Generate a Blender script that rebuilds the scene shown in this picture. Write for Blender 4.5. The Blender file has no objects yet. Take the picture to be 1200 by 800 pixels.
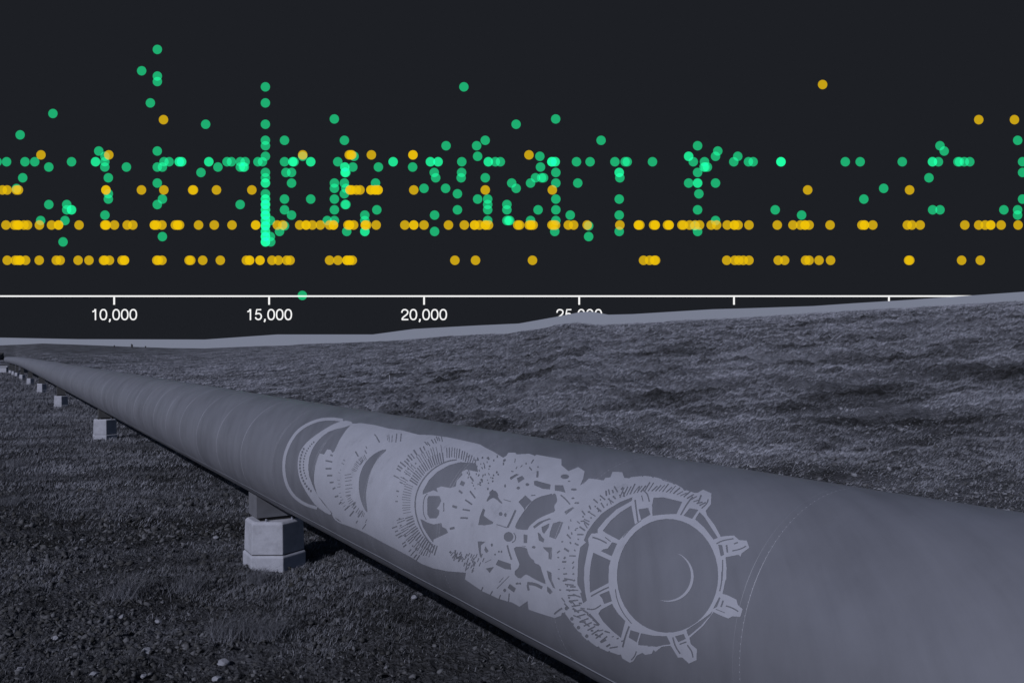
import bpy, bmesh, math, random
import numpy as np
from mathutils import Vector

C = bpy.context.scene.collection
SC = bpy.context.scene
R_ = math.radians

# ------------------------------------------------------------------ camera, light, exposure
CZ = 2.24                       # eye height above the ground at the near support
F = 1030.0                      # focal length in pixels of the 1200 px wide photograph
cam_d = bpy.data.cameras.new('camera')
cam = bpy.data.objects.new('camera', cam_d); C.objects.link(cam)
cam.location = (0, 0, CZ); cam.rotation_euler = (R_(90), 0, 0)
cam_d.sensor_width = 36; cam_d.lens = 36 * F / 1200
cam_d.clip_start = 0.05; cam_d.clip_end = 5000
SC.camera = cam

SUN_EL = R_(32); SUN_AZ = R_(210.5)        # azimuth clockwise from +Y: behind the camera, to its left
W = bpy.data.worlds.new('World'); SC.world = W; W.use_nodes = True
wn = W.node_tree.nodes; bg = wn['Background']
sky = wn.new('ShaderNodeTexSky'); sky.sky_type = 'NISHITA'; sky.sun_disc = False
sky.sun_elevation = SUN_EL; sky.sun_rotation = SUN_AZ
W.node_tree.links.new(sky.outputs[0], bg.inputs[0]); bg.inputs[1].default_value = 0.05
sd = bpy.data.lights.new('sun', 'SUN'); sd.energy = 5.0; sd.angle = R_(0.5); sd.color = (1.0, 0.98, 0.95)
so = bpy.data.objects.new('sun', sd); C.objects.link(so)
S = Vector((math.sin(SUN_AZ) * math.cos(SUN_EL), math.cos(SUN_AZ) * math.cos(SUN_EL), math.sin(SUN_EL)))
so.rotation_euler = S.to_track_quat('Z', 'Y').to_euler(); so.location = S * 50
SC.view_settings.view_transform = 'Standard'; SC.view_settings.look = 'None'
SC.view_settings.gamma = 1; SC.view_settings.exposure = -0.74
EX = 2**.74             # screens and sky keep their own brightness at this exposure
SC.cycles.transparent_max_bounces = 32
SC.cycles.max_bounces = 5

# ------------------------------------------------------------------ helpers
def srgb(r, g, b, k=1.0):
    f = lambda c: (c/255/12.92 if c/255 <= .04045 else ((c/255+.055)/1.055)**2.4) * k
    return (f(r), f(g), f(b), 1)

def mesh_np(name, V, faces, mat=None, parent=None, smooth=False):
    """V (n,3); faces (m,k) array with constant k, or list"""
    me = bpy.data.meshes.new(name)
    V = np.asarray(V, dtype=np.float32)
    if isinstance(faces, np.ndarray):
        m, k = faces.shape
        me.vertices.add(len(V)); me.vertices.foreach_set('co', V.ravel())
        me.loops.add(m*k); me.loops.foreach_set('vertex_index', faces.astype(np.int32).ravel())
        me.polygons.add(m); me.polygons.foreach_set('loop_start', (np.arange(m)*k).astype(np.int32))
        me.polygons.foreach_set('loop_total', np.full(m, k, np.int32))
        me.update(calc_edges=True)
    else:
        me.from_pydata([tuple(map(float, v)) for v in V], [], faces); me.update()
    if smooth: me.polygons.foreach_set('use_smooth', np.ones(len(me.polygons), bool))
    o = bpy.data.objects.new(name, me); C.objects.link(o)
    if mat: me.materials.append(mat)
    if parent: o.parent = parent
    return o

def from_bm(name, bm, mat, parent=None):
    me = bpy.data.meshes.new(name); bm.to_mesh(me); bm.free()
    me.materials.append(mat)
    o = bpy.data.objects.new(name, me); C.objects.link(o)
    if parent: o.parent = parent
    return o

def tag(o, label=None, cat=None, group=None, kind=None):
    if label: o['label'] = label
    if cat: o['category'] = cat
    if group: o['group'] = group
    if kind: o['kind'] = kind
    return o

def empty(name, loc=(0, 0, 0), rz=0):
    o = bpy.data.objects.new(name, None); C.objects.link(o)
    o.location = loc; o.rotation_euler = (0, 0, rz); o.empty_display_size = .2
    return o

# vectorised gradient noise
_rs = np.random.RandomState(7)
_perm = _rs.permutation(1024); _perm = np.concatenate([_perm, _perm])
_ga = _rs.rand(1024) * 2 * np.pi; _gx, _gy = np.cos(_ga), np.sin(_ga)
def pnoise(x, y):
    xi = np.floor(x).astype(np.int64); yi = np.floor(y).astype(np.int64)
    xf = x - xi; yf = y - yi
    u = xf*xf*xf*(xf*(xf*6-15)+10); v = yf*yf*yf*(yf*(yf*6-15)+10)
    def g(i, j, dx, dy):
        h = _perm[(_perm[(xi+i) & 1023] + yi + j) & 1023]
        return _gx[h]*dx + _gy[h]*dy
    a = g(0, 0, xf, yf); b = g(1, 0, xf-1, yf); c = g(0, 1, xf, yf-1); d = g(1, 1, xf-1, yf-1)
    return (a+(b-a)*u) + ((c+(d-c)*u)-(a+(b-a)*u))*v
def fbm(x, y, o=4, g=.5):
    s = 0; a = 1; 
    for i in range(o):
        s = s + a*pnoise(x*2**i+17.3*i, y*2**i+9.1*i); a *= g
    return s
def smooth(a, b, x):
    t = np.clip((x-a)/(b-a), 0, 1); return t*t*(3-2*t)

# ------------------------------------------------------------------ materials
def new_mat(name):
    m = bpy.data.materials.new(name); m.use_nodes = True
    nt = m.node_tree; b = nt.nodes['Principled BSDF']
    return m, nt, b
def N(nt, t, **kw):
    n = nt.nodes.new(t)
    for k, v in kw.items():
        if k in n.bl_rna.properties: setattr(n, k, v)
        else: n.inputs[k].default_value = v
    return n
def ramp(nt, src, stops):
    r = nt.nodes.new('ShaderNodeValToRGB'); cr = r.color_ramp
    while len(cr.elements) < len(stops): cr.elements.new(.5)
    for e, (p, c) in zip(cr.elements, stops): e.position = p; e.color = c
    nt.links.new(src, r.inputs[0]); return r
def coords(nt): return nt.nodes.new('ShaderNodeTexCoord').outputs['Object']
def noise(nt, vec, scale, detail=6, rough=.6):
    n = N(nt, 'ShaderNodeTexNoise'); n.inputs['Scale'].default_value = scale
    n.inputs['Detail'].default_value = detail; n.inputs['Roughness'].default_value = rough
    nt.links.new(vec, n.inputs['Vector']); return n.outputs['Fac']
def bump(nt, b, h, strength, dist):
    n = nt.nodes.new('ShaderNodeBump'); n.inputs['Strength'].default_value = strength
    n.inputs['Distance'].default_value = dist
    nt.links.new(h, n.inputs['Height']); nt.links.new(n.outputs[0], b.inputs['Normal'])
def tint(v, k=1.0):           # the slate-lavender cast of everything in the place
    return (v*.92*k, v*.985*k, v*1.35*k, 1)

def earth_mat():
    m, nt, b = new_mat('earth'); L = nt.links
    v = coords(nt)
    mp = N(nt, 'ShaderNodeMapping'); mp.inputs['Scale'].default_value = (.55, 1, 1); L.new(v, mp.inputs['Vector'])
    n1 = noise(nt, mp.outputs[0], .42, 6, .66); n2 = noise(nt, v, 9, 8, .72)
    mul = N(nt, 'ShaderNodeMath', operation='MULTIPLY_ADD'); mul.inputs[1].default_value = 1.5; L.new(n1, mul.inputs[0]); q_ = N(nt, 'ShaderNodeMath', operation='MULTIPLY_ADD'); L.new(n2, q_.inputs[0]); q_.inputs[1].default_value = .9; q_.inputs[2].default_value = -.2; L.new(q_.outputs[0], mul.inputs[2])
    hf = N(nt, 'ShaderNodeMath', operation='MULTIPLY'); L.new(mul.outputs[0], hf.inputs[0]); hf.inputs[1].default_value = .5
    r = ramp(nt, hf.outputs[0], [(.38, tint(.010)), (.48, tint(.034)), (.56, tint(.058)), (.68, tint(.13))])
    # the hill is grassier and paler: attribute painted per vertex (what grows there, not shade)
    at = N(nt, 'ShaderNodeAttribute'); at.attribute_name = 'grassy'
    r2 = ramp(nt, hf.outputs[0], [(.38, tint(.018)), (.46, tint(.075)), (.54, tint(.135)), (.64, tint(.20))])
    mx = N(nt, 'ShaderNodeMix'); mx.data_type = 'RGBA'
    L.new(at.outputs['Fac'], mx.inputs[0]); L.new(r.outputs[0], mx.inputs[6]); L.new(r2.outputs[0], mx.inputs[7])
    L.new(mx.outputs[2], b.inputs['Base Color'])
    b.inputs['Roughness'].default_value = .95; b.inputs['Specular IOR Level'].default_value = .15
    n3 = noise(nt, v, 26, 8, .75)
    vo = N(nt, 'ShaderNodeTexVoronoi'); vo.inputs['Scale'].default_value = 34; L.new(v, vo.inputs['Vector'])
    ad = N(nt, 'ShaderNodeMath', operation='ADD'); L.new(n3, ad.inputs[0]); L.new(vo.outputs['Distance'], ad.inputs[1])
    bump(nt, b, ad.outputs[0], 1.0, .035)
    return m
def rock_mat(name, lo, hi):
    m, nt, b = new_mat(name); v = coords(nt)
    oi = N(nt, 'ShaderNodeNewGeometry')
    n = noise(nt, v, 14, 6, .65)
    mx = N(nt, 'ShaderNodeMath', operation='MULTIPLY_ADD'); nt.links.new(oi.outputs['Random Per Island'], mx.inputs[0])
    mx.inputs[1].default_value = .6
    sc = N(nt, 'ShaderNodeMath', operation='MULTIPLY'); nt.links.new(n, sc.inputs[0]); sc.inputs[1].default_value = .5
    nt.links.new(sc.outputs[0], mx.inputs[2])
    r = ramp(nt, mx.outputs[0], [(.15, tint(lo)), (.6, tint((lo+hi)/2.6)), (.95, tint(hi))])
    nt.links.new(r.outputs[0], b.inputs['Base Color']); b.inputs['Roughness'].default_value = .9
    bump(nt, b, noise(nt, v, 60, 5, .7), .6, .01)
    return m
def grass_mat(name, lo, hi, sc=.42):
    m, nt, b = new_mat(name)
    g = N(nt, 'ShaderNodeNewGeometry'); v = coords(nt)
    mp = N(nt, 'ShaderNodeMapping'); mp.inputs['Scale'].default_value = (.55, 1, 1); nt.links.new(v, mp.inputs['Vector'])
    n = noise(nt, mp.outputs[0], sc, 6, .66)
    s1 = N(nt, 'ShaderNodeMapRange'); s1.inputs['From Min'].default_value = .36; s1.inputs['From Max'].default_value = .60; nt.links.new(n, s1.inputs['Value'])
    s2 = N(nt, 'ShaderNodeMath', operation='MULTIPLY'); nt.links.new(s1.outputs[0], s2.inputs[0]); s2.inputs[1].default_value = .62
    a = N(nt, 'ShaderNodeMath', operation='MULTIPLY_ADD'); nt.links.new(g.outputs['Random Per Island'], a.inputs[0]); a.inputs[1].default_value = .38
    nt.links.new(s2.outputs[0], a.inputs[2])
    r = ramp(nt, a.outputs[0], [(.08, tint(lo)), (.5, tint((lo+hi)/2.1)), (.95, tint(hi))])
    nt.links.new(r.outputs[0], b.inputs['Base Color']); b.inputs['Roughness'].default_value = .8
    b.inputs['Specular IOR Level'].default_value = .2
    return m
def concrete_mat():
    m, nt, b = new_mat('concrete'); v = coords(nt)
    r = ramp(nt, noise(nt, v, 7, 8, .7), [(.3, tint(.20)), (.5, tint(.265)), (.7, tint(.30))])
    nt.links.new(r.outputs[0], b.inputs['Base Color']); b.inputs['Roughness'].default_value = .9
    bump(nt, b, noise(nt, v, 45, 6, .7), .45, .006)
    return m
def cladding_mat():
    m, nt, b = new_mat('cladding'); v = coords(nt)
    mp = N(nt, 'ShaderNodeMapping'); mp.inputs['Rotation'].default_value = (0, 0, -math.atan2(1030, -604)); mp.inputs['Scale'].default_value = (9, .9, .9)
    nt.links.new(v, mp.inputs['Vector'])
    st = noise(nt, mp.outputs[0], 1.6, 5, .6); bl = noise(nt, v, 1.1, 7, .62)          # run-off streaks and blotches
    av = N(nt, 'ShaderNodeMath', operation='MULTIPLY_ADD'); nt.links.new(st, av.inputs[0]); av.inputs[1].default_value = .35
    hb = N(nt, 'ShaderNodeMath', operation='MULTIPLY'); nt.links.new(bl, hb.inputs[0]); hb.inputs[1].default_value = .65; nt.links.new(hb.outputs[0], av.inputs[2])
    r = ramp(nt, av.outputs[0], [(.34, tint(.142)), (.5, tint(.178)), (.66, tint(.208))])
    nt.links.new(r.outputs[0], b.inputs['Base Color'])
    b.inputs['Metallic'].default_value = .42
    b.inputs['Specular IOR Level'].default_value = .35
    rr = ramp(nt, noise(nt, v, 3.0, 5, .6), [(.3, (.44,)*3+(1,)), (.7, (.56,)*3+(1,))])
    nt.links.new(rr.outputs[0], b.inputs['Roughness'])
    bump(nt, b, noise(nt, v, 2.2, 3, .5), .10, .02)
    return m
def paint_mat():
    m, nt, b = new_mat('mural_paint'); v = coords(nt)
    r = ramp(nt, noise(nt, v, 4.5, 10, .78), [(.28, tint(.19)), (.42, tint(.25)), (.55, tint(.265)), (.72, tint(.295))])
    nt.links.new(r.outputs[0], b.inputs['Base Color']); b.inputs['Roughness'].default_value = .55
    b.inputs['Specular IOR Level'].default_value = .3
    return m
def plain(name, col, rough=.6, metal=0.0):
    m, nt, b = new_mat(name); v = coords(nt)
    n = noise(nt, v, 6, 4, .6)
    c0 = tuple(c*.85 for c in col[:3])+(1,); c1 = tuple(min(1, c*1.15) for c in col[:3])+(1,)
    r = ramp(nt, n, [(.3, c0), (.7, c1)]); nt.links.new(r.outputs[0], b.inputs['Base Color'])
    b.inputs['Roughness'].default_value = rough; b.inputs['Metallic'].default_value = metal
    return m
def emit(name, col, alpha=1.0):
    m = bpy.data.materials.new(name); m.use_nodes = True; nt = m.node_tree; nt.nodes.clear()
    out = nt.nodes.new('ShaderNodeOutputMaterial'); e = nt.nodes.new('ShaderNodeEmission'); e.inputs[0].default_value = col; e.inputs[1].default_value = EX
    if alpha < 1:
        t = nt.nodes.new('ShaderNodeBsdfTransparent'); mx = nt.nodes.new('ShaderNodeMixShader'); mx.inputs[0].default_value = alpha
        nt.links.new(t.outputs[0], mx.inputs[1]); nt.links.new(e.outputs[0], mx.inputs[2]); nt.links.new(mx.outputs[0], out.inputs[0])
    else: nt.links.new(e.outputs[0], out.inputs[0])
    return m
M_EARTH = earth_mat(); M_PEB = rock_mat('gravel', .008, .10); M_ROCK = rock_mat('pale_rock', .15, .27)
M_MOUNDSHADE = rock_mat('mound_and_shade', .015, .05)  # colour of the mound, and of the painted shade at the far pipe end
M_RUB = rock_mat('bank_rubble', .02, .20)
M_GR = grass_mat('hill_grass', .022, .33); M_DRY = grass_mat('dry_grass', .012, .20, .8)
M_DGR = grass_mat('dark_grass', .01, .06, .8); M_CON = concrete_mat(); M_CLAD = cladding_mat(); M_PAINT = paint_mat()
M_STEEL = plain('saddle_steel', tint(.10), .6, .1); M_BLACK = plain('rubber', tint(.012), .8)
M_BOLT = plain('bolt_steel', tint(.35), .4, .6); M_WHITE = plain('white_paint', tint(.6), .6)
M_RIVET = plain('rivet_metal', tint(.28), .5, .1)
M_SHADEST = plain('shaded_saddle_steel', tint(.035), .7)  # saddle steel darkened: the shade on the far saddles is in the colour
M_WOOD = plain('dark_post', tint(.03), .9)

# ------------------------------------------------------------------ the pipeline's line
RP = 0.5
d = np.array([-604, 1.0*F, -13.5]); d = d/np.linalg.norm(d)      # world: x right, y ahead, z up
def _side(x, y):
    q = np.array([x-600, F, 400-y], float); q /= np.linalg.norm(q); q = q-d*(q@d); return q/np.linalg.norm(q)
_a, _b = _side(1200, 601), _side(700, 798)
_m = _a+_b; _m /= np.linalg.norm(_m)
c0 = _m*RP/math.sin(math.acos(_a@_b)/2) + np.array([0, 0, CZ])   # axis point nearest the eye
dh = np.array([d[0], d[1]])/math.hypot(d[0], d[1]); LEFT = np.array([-dh[1], dh[0], 0]); RIGHT = -LEFT
def axis(s):
    s = np.asarray(s, float)
    p = c0[None] + d[None]*s[..., None].reshape(-1, 1)
    off = np.where(s > 60, .85*((s-60)/110)**2, 0).reshape(-1, 1)
    return p + LEFT[None]*off - np.array([[0, 0, 1.]])*np.where(s > 90, .25*((s-90)/90)**2, 0).reshape(-1, 1)

# ------------------------------------------------------------------ terrain
SKX = np.array([-400, 0, 30, 50, 100, 150, 200, 240, 300, 340, 351, 410, 454, 490, 523, 560, 595, 613, 640, 651, 669, 691, 707, 747, 813, 880, 970, 1054, 1126, 1200, 1500, 2000])
SKY = np.array([405, 404.5, 403.3, 402.3, 404, 406, 407.6, 408, 405.5, 404.5, 403.3, 401.3, 399.5, 396.8, 394, 392, 391, 388.2, 384, 381, 378.5, 380, 381.5, 379, 375.5, 372.7, 366.5, 362, 357.5, 353.5, 350, 350])
def base_h(z):
    return np.where(z < 176, -2.24-.0215*(z-8.8), -5.84)
def ground_h(x, y, detail=True):
    """height of the ground relative to the eye"""
    z = np.maximum(np.maximum(y, np.abs(x)/1.3), .01)
    xi = np.clip(x/z, -1.3, 1.3); px = 600+F*xi
    e = (400-np.interp(px, SKX, SKY))/F
    Dc = np.interp(px, [-200, 0, 200, 400, 560, 700, 900, 1200, 2000], [420, 400, 340, 200, 135, 105, 85, 66, 60])
    # distance at which this column passes 0.9 m behind the pipe
    den = xi - d[0]/d[1]
    zp = np.where(den > .002, (c0[0]+.9/abs(d[1])*1.0 - c0[1]*d[0]/d[1])/np.maximum(den, .002), 999)
    zp = np.clip(zp, 2.0, 180)
    w = np.clip((z-zp)/(Dc-zp), 0, 1)
    bh = base_h(z)
    crest = e*Dc
    w2 = w + .10*np.sin(np.pi*w)*smooth(300, 700, px)          # gently convex hill on the right
    h = bh*(1-w2) + crest*w2
    over = z-Dc
    h = np.where(over > 0, np.maximum(crest-.06*over, -9), h)
    if detail:
        hill = smooth(0, .06, w)*smooth(100, 500, px)
        near = 1-smooth(30, 90, z)
        # rubble and soil
        h = h + .05*fbm(x*.9, y*.9, 3)*near + .022*fbm(x*4.1, y*4.1, 4, .6)*near
        rub = 1-smooth(.02, .12, w)
        h = h + (.05*np.abs(fbm(x*7, y*7, 4, .62)) + .020*np.abs(pnoise(x*23, y*23)))*near*rub
        # hummocks of the hillside, and the long swells of the plain
        amp = hill*np.clip(z/16, .18, 2.0)
        hum = np.abs(fbm(x*.42+5, y*.30+3, 3, .55))
        hum2 = fbm(x*1.5, y*.9, 4, .6)
        fade = np.clip((Dc-z)/14, .35, 1) * np.where(over > 0, .35, 1)
        h = h + amp*fade*(.13*(hum-.25) + .12*hum2 + .04*fbm(x*4, y*2.6, 3, .6))
        far = smooth(90, 170, z)*(1-hill)
        h = h + far*(.35*fbm(x*.06, y*.035, 3))*np.where(z > Dc*.93, 0, 1)
        h = h - .055*np.exp(-((x+2.36)**2+(y-8.85)**2)/.45)
    # the ground sinks to its level round every support base
    return h, w
def gz(x, y):
    h, _ = ground_h(np.array([float(x)]), np.array([float(y)])); return float(h[0])+CZ
def hit(px, py):
    """the ground point seen at a pixel of the photograph"""
    z = np.geomspace(2.5, 400, 6000); x = (px-600)/F*z
    h, _ = ground_h(x, z); row = 400-F*h/z
    i = np.argmax(row < py); return float(x[i]), float(z[i]), float(h[i])+CZ

cols = np.concatenate([np.linspace(-9000, -1500, 26)[:-1], np.linspace(-1500, -40, 60)[:-1], np.arange(-40, 1240, 1.5), np.linspace(1240, 2700, 60), np.linspace(2700, 9000, 26)[1:]])
rows = np.concatenate([np.linspace(-60, .8, 24), np.geomspace(1.0, 3.6, 90)[:-1], np.geomspace(3.6, 420, 1150)[:-1], np.geomspace(420, 2600, 60)])
YY, PX = np.meshgrid(rows, cols, indexing='ij')
XX = (PX-600)/F*np.maximum(YY, 3.0)
HH, WW = ground_h(XX, YY)
V = np.stack([XX, YY, HH+CZ], -1).reshape(-1, 3)
nr, nc = XX.shape
ii = (np.arange(nr-1)[:, None]*nc+np.arange(nc-1)[None]).ravel()
Fq = np.stack([ii, ii+1, ii+nc+1, ii+nc], 1)
ground = mesh_np('ground', V, Fq, M_EARTH, smooth=True)
tag(ground, 'dark stony ground and grassy hillside rising to the right behind the pipe', 'ground', kind='structure')
grassy = smooth(.03, .16, WW + .05*fbm(XX*.25, YY*.25, 3)) * smooth(60, 350, PX) * (.75+.5*fbm(XX*.12+4, YY*.08, 3))
grassy = np.clip(grassy + .55*smooth(14, 40, YY)*(1-smooth(0, .03, WW)) + .5*smooth(60, 150, YY), 0, 1)
at = ground.data.attributes.new('grassy', 'FLOAT', 'POINT'); at.data.foreach_set('value', grassy.ravel().astype(np.float32))

# ------------------------------------------------------------------ pale strip of sky that shows above the skyline
HX = [-900, -400, 0, 90, 240, 325, 437, 485, 560, 608, 651, 680, 693, 713, 741, 835, 880, 952, 1000, 1070, 1200, 1600, 2200]
HY = [394, 394, 395.5, 397.3, 397.7, 391.8, 391.8, 385.3, 381.2, 379, 371.3, 365.6, 365, 368.7, 368, 362.3, 361, 358.6, 355.3, 351, 341.8, 335, 330]
DS = 880.0
v = []; f = []
for x, y in zip(HX, HY):
    X = (x-600)/F*DS
    v += [(X, DS, CZ-40), (X, DS, CZ+(400-y)/F*DS), (X, DS+4, CZ+(400-y)/F*DS), (X, DS+4, CZ-40)]
for i in range(len(HX)-1):
    a = 4*i; b = a+4
    for j in range(4): f.append((a+j, b+j, b+(j+1) % 4, a+(j+1) % 4))
f += [(0, 1, 2, 3), tuple(4*(len(HX)-1)+k for k in (3, 2, 1, 0))]
o = mesh_np('sky', v, f, emit('pale_sky', srgb(119, 124, 141)))
tag(o, 'pale lavender strip of sky along the skyline', 'sky', kind='structure')

# ------------------------------------------------------------------ the dark chart board behind the land
DB = 900.0; K = DB/F
def bp(px, py, lift=0.):
    k = (DB-lift)/F; return ((px-600)*k, DB-lift, CZ+(400-py)*k)
board = empty('chart_board', (0, DB, CZ-45))
tag(board, 'huge dark scatter chart with green and yellow dots standing behind the land', 'chart board')
def on_board(name, verts, faces, mat):
    o = mesh_np(name, np.asarray(verts)-np.array([0, DB, CZ-45]), faces, mat, board); return o
def box_vf(x0, x1, y0, y1, z0, z1):
    return [(x0,y0,z0),(x1,y0,z0),(x1,y1,z0),(x0,y1,z0),(x0,y0,z1),(x1,y0,z1),(x1,y1,z1),(x0,y1,z1)], \
        [(0,3,2,1),(4,5,6,7),(0,1,5,4),(1,2,6,5),(2,3,7,6),(3,0,4,7)]
on_board('screen', *box_vf(-1000, 1000, DB, DB+8, CZ-45, CZ+400), emit('screen_dark', srgb(29, 31, 36)))
M_TXT = emit('chart_white', srgb(250, 250, 250))
x0, _, z0 = bp(-420, 347.9); x1, _, z1 = bp(1600, 346.1)
on_board('axis_line', *box_vf(x0, x1, DB-.6, DB-.3, z0, z1), M_TXT)
for tx in (-229, -47.5, 134, 315.5, 497, 678.7, 860, 1041.5, 1223, 1404.5):
    x0, _, z0 = bp(tx-1, 357); x1, _, z1 = bp(tx+1, 348)
    on_board('tick_mark', *box_vf(x0, x1, DB-.6, DB-.3, z0, z1-.05), M_TXT)
GL = {'0': [[(.385+.285*math.copysign(abs(math.cos(t_))**.85, math.cos(t_)), .5+.448*math.copysign(abs(math.sin(t_))**.92, math.sin(t_))) for t_ in np.linspace(0, 2*np.pi, 41)]],
      '1': [[(.44, 0), (.44, 1.0)], [(.16, .765), (.28, .79), (.36, .86), (.40, .985)]],
      '2': [[(.115, .67), (.13, .79), (.20, .90), (.30, .945), (.40, .95), (.53, .915), (.63, .83), (.655, .72), (.63, .61), (.55, .50), (.42, .40), (.28, .29), (.18, .19), (.13, .08), (.125, .052), (.70, .052)]],
      '5': [[(.64, .945), (.235, .945), (.155, .485), (.24, .57), (.37, .61), (.50, .59), (.61, .50), (.655, .36), (.63, .21), (.53, .09), (.40, .05), (.27, .07), (.17, .15), (.115, .27)]],
      ',': [[(.20, 0.11), (.20, .0)], [(.205, .11), (.21, .0), (.19, -.09), (.12, -.16)]]}
def text_mesh(s, cx, base, width, cap):
    V = []; Fc = []; x = 0.; adv = lambda c: .385 if c == ',' else .775
    tot = sum(adv(c) for c in s); sw = .062
    for c in s:
        for ln in GL[c]:
            p = np.array(ln, float); t = np.gradient(p, axis=0); t /= np.linalg.norm(t, axis=1)[:, None]+1e-9
            if c == '0': t[0] = t[-1] = (0, 1)
            w_ = sw*(1.05 if c == ',' else 1)
            n_ = np.stack([-t[:, 1], t[:, 0]], 1)*w_
            k = len(V)
            for q in np.stack([p+n_, p-n_], 1).reshape(-1, 2):
                V.append(((cx-tot*cap/2+(x+q[0])*cap-600)*K, -.6, 45+(400-base+q[1]*cap)*K))
            Fc += [(k+2*i, k+2*i+1, k+2*i+3, k+2*i+2) for i in range(len(p)-1)]
        x += adv(c)
    mesh_np('number_label', V, Fc, M_TXT, board)
for s, cx in (('10,000', 134), ('15,000', 315.5), ('20,000', 497), ('25,000', 678.7)):
    text_mesh(s, cx, 375, 54, 12.9)
# every dot of the chart: (column of the zoom, row, times), ox
GR = {
 0: [(-18,105),(41,105),(156,105),(217,105),(617,38),(656,71),(447,105),(597,105,2),(655,105),(655,138),(305,138),(790,138),(142,205),(677,205),(103,272),(677,305),(677,338),(305,372),(417,372),(417,405),(447,405,2),(656,438),(254,472),(406,472),(394,605)],
 150: [(183,38),(225,105),(257,105),(320,105,2),(335,105,2),(505,105,2),(619,105),(646,105),(702,105),(732,105),(183,138),(215,138),(456,172),(562,138),(702,138),(720,138),(727,138),(183,238),(215,338),(183,372),(701,372),(215,572)],
 300: [(59,5),(59,71),(12,105),(40,105),(178,105),(230,105,2),(238,105),(292,71),(342,105,2),(511,105),(613,71),(605,138),(555,138,2),(557,172,2),(562,172),(765,138),(59,172),(59,205),(59,238,2),(187,172),(222,172),(222,238),(490,238),(552,238),(747,238),(490,271),(562,271),(552,305),(59,305),(59,338,2),(59,372,3),(59,405,2),(59,438,3),(59,472,2),(59,505,3),(59,540,2),(59,572,3),(59,605,3),(178,338),(342,338),(490,338),(178,405),(490,405),(562,372),(557,372),(755,405),(222,438),(680,438),(680,472),(90,472),(445,472),(490,472),(178,505),(147,540),(567,540),(680,540,2),(90,572),(92,605)],
 450: [(388,5),(579,5),(585,71),(57,105,2),(290,105,2),(338,105,2),(486,105),(652,105,2),(696,105),(727,105),(179,138),(314,172),(323,205),(485,172),(482,205),(633,205),(250,271),(385,271),(798,238),(459,305),(585,338),(648,338),(648,372),(768,372),(459,405),(648,405),(768,405),(316,438),(648,472),(768,472),(778,472),(316,540)],
 600: [(174,71),(249,105,3),(270,105,2),(403,105),(488,105),(643,105),(707,105),(720,105),(178,138),(274,172),(670,172,2),(147,205),(185,205),(197,205),(674,205),(116,238),(274,238),(411,238),(26,271),(274,338),(670,338),(163,405),(274,405),(364,438),(670,438),(-14,472),(116,472),(274,472),(479,505),(267,540),(670,540),(479,572)],
 750: [(360,5),(486,38),(304,71,2),(472,71),(611,71),(78,105),(333,105),(403,105),(586,105),(678,105),(707,105),(400,138),(407,138),(421,138),(360,172),(304,238),(360,238,2),(472,238),(368,305),(360,405),(472,472),(342,505),(360,540)],
 900: [(81,105,3),(483,105),(576,105),(723,271),(599,338),(45,405),(210,438)],
 1050: [(275,5),(301,38),(39,105),(228,105,2),(265,105),(387,105),(397,105),(427,105),(461,105),(791,105),(206,205),(791,172),(229,405),(275,405),(674,405),(760,405),(791,338),(760,438)],
}
YL = {
 0: [(256,62),(680,62),(15,281),(45,281),(102,281),(115,281),(662,281,2)]+[(x,500) for x in (37,90,105,118,113,150,172,246,322,366,366,494,655,665,660,715,795)]+[(x,720) for x in (45,95,110,125,125,160,245,352,376,488,556,647,655,684,763,778,778)],
 150: [(84,281),(224,281),(404,281),(409,281),(553,281),(774,281)]+[(x,500) for x in (30,165,165,180,212,296,310,310,322,441,539,650,798,798)]+[(x,720) for x in (180,190,212,382,392,467,577,740,760,760)],
 300: [(292,62),(583,62),(598,62),(593,62),(721,62)]+[(x,281) for x in (588,588,600,628,650,718,718,745,745,763,763)]+[(x,500) for x in (133,167,273,313,313,352,402,460,484,484,575,585,585,610,683,683,692,751)]+[(x,720) for x in (25,25,100,140,192,213,460,512,568,568,585,585,602)],
 450: [(181,62,2),(186,281),(633,281)]+[(x,500) for x in (130,186,186,250,403,502,566,566,597,634,634,653)]+[(443,720),(572,720)],
 600: [(106,62),(252,281)]+[(x,500) for x in (36,47,107,118,118,132,250,260,272,352,385,470,674,790,790)]+[(128,720),(822,720)],
 750: [(x,500) for x in (-1,85,95,95,172,182,182,262,272,310,345,372,445,479,545,590,590,613,681)]+[(x,720) for x in (60,90,97,542,592,618,646,681)],
 900: [(248,281)]+[(x,500) for x in (58,156,203,231,231,257,388,587,603,603,655)]+[(x,720) for x in (64,104,235,257,319,391)],
 1050: [(85,281)]+[(x,500) for x in (71,99,151,430,517,557,592,592,657,763)]+[(x,720) for x in (79,86,410,527)],
}
G = [(ox+p[0]/5.333, 170+p[1]/5.333) for ox, L in GR.items() for p in L for _ in range(p[2] if len(p) > 2 else 1)]
Y = [(ox+p[0]/5.333, 170+p[1]/5.333) for ox, L in YL.items() for p in L for _ in range(p[2] if len(p) > 2 else 1)]
for ox, L in ((0, [(922,91),(830,216),(922,247),(922,279),(881,404),(310,466),(118,591)]), (240, [(5,529),(355,310),(355,404),(355,529),(355,623),(467,623),(759,498),(818,623)]),
              (480, [(318,310),(624,529),(856,498),(443,623),(1122,623)]), (960, [(1163,623)])):
    G = [(ox+x/5, 40+y/5) for x, y in L] + G
G.append((354.3, 346.1))
Y = [(x, y) for x, y in [(191.6, 140.4), (964, 99.3), (1147, 140.4), (1188.8, 140.4)]] + Y
M_G = emit('chart_green', (.02, 2.4, .88, 1), .17); M_Y = emit('chart_yellow', (.90, .565, .002, 1), .62)
ang = np.linspace(0, 2*np.pi, 33)[:-1]
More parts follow.
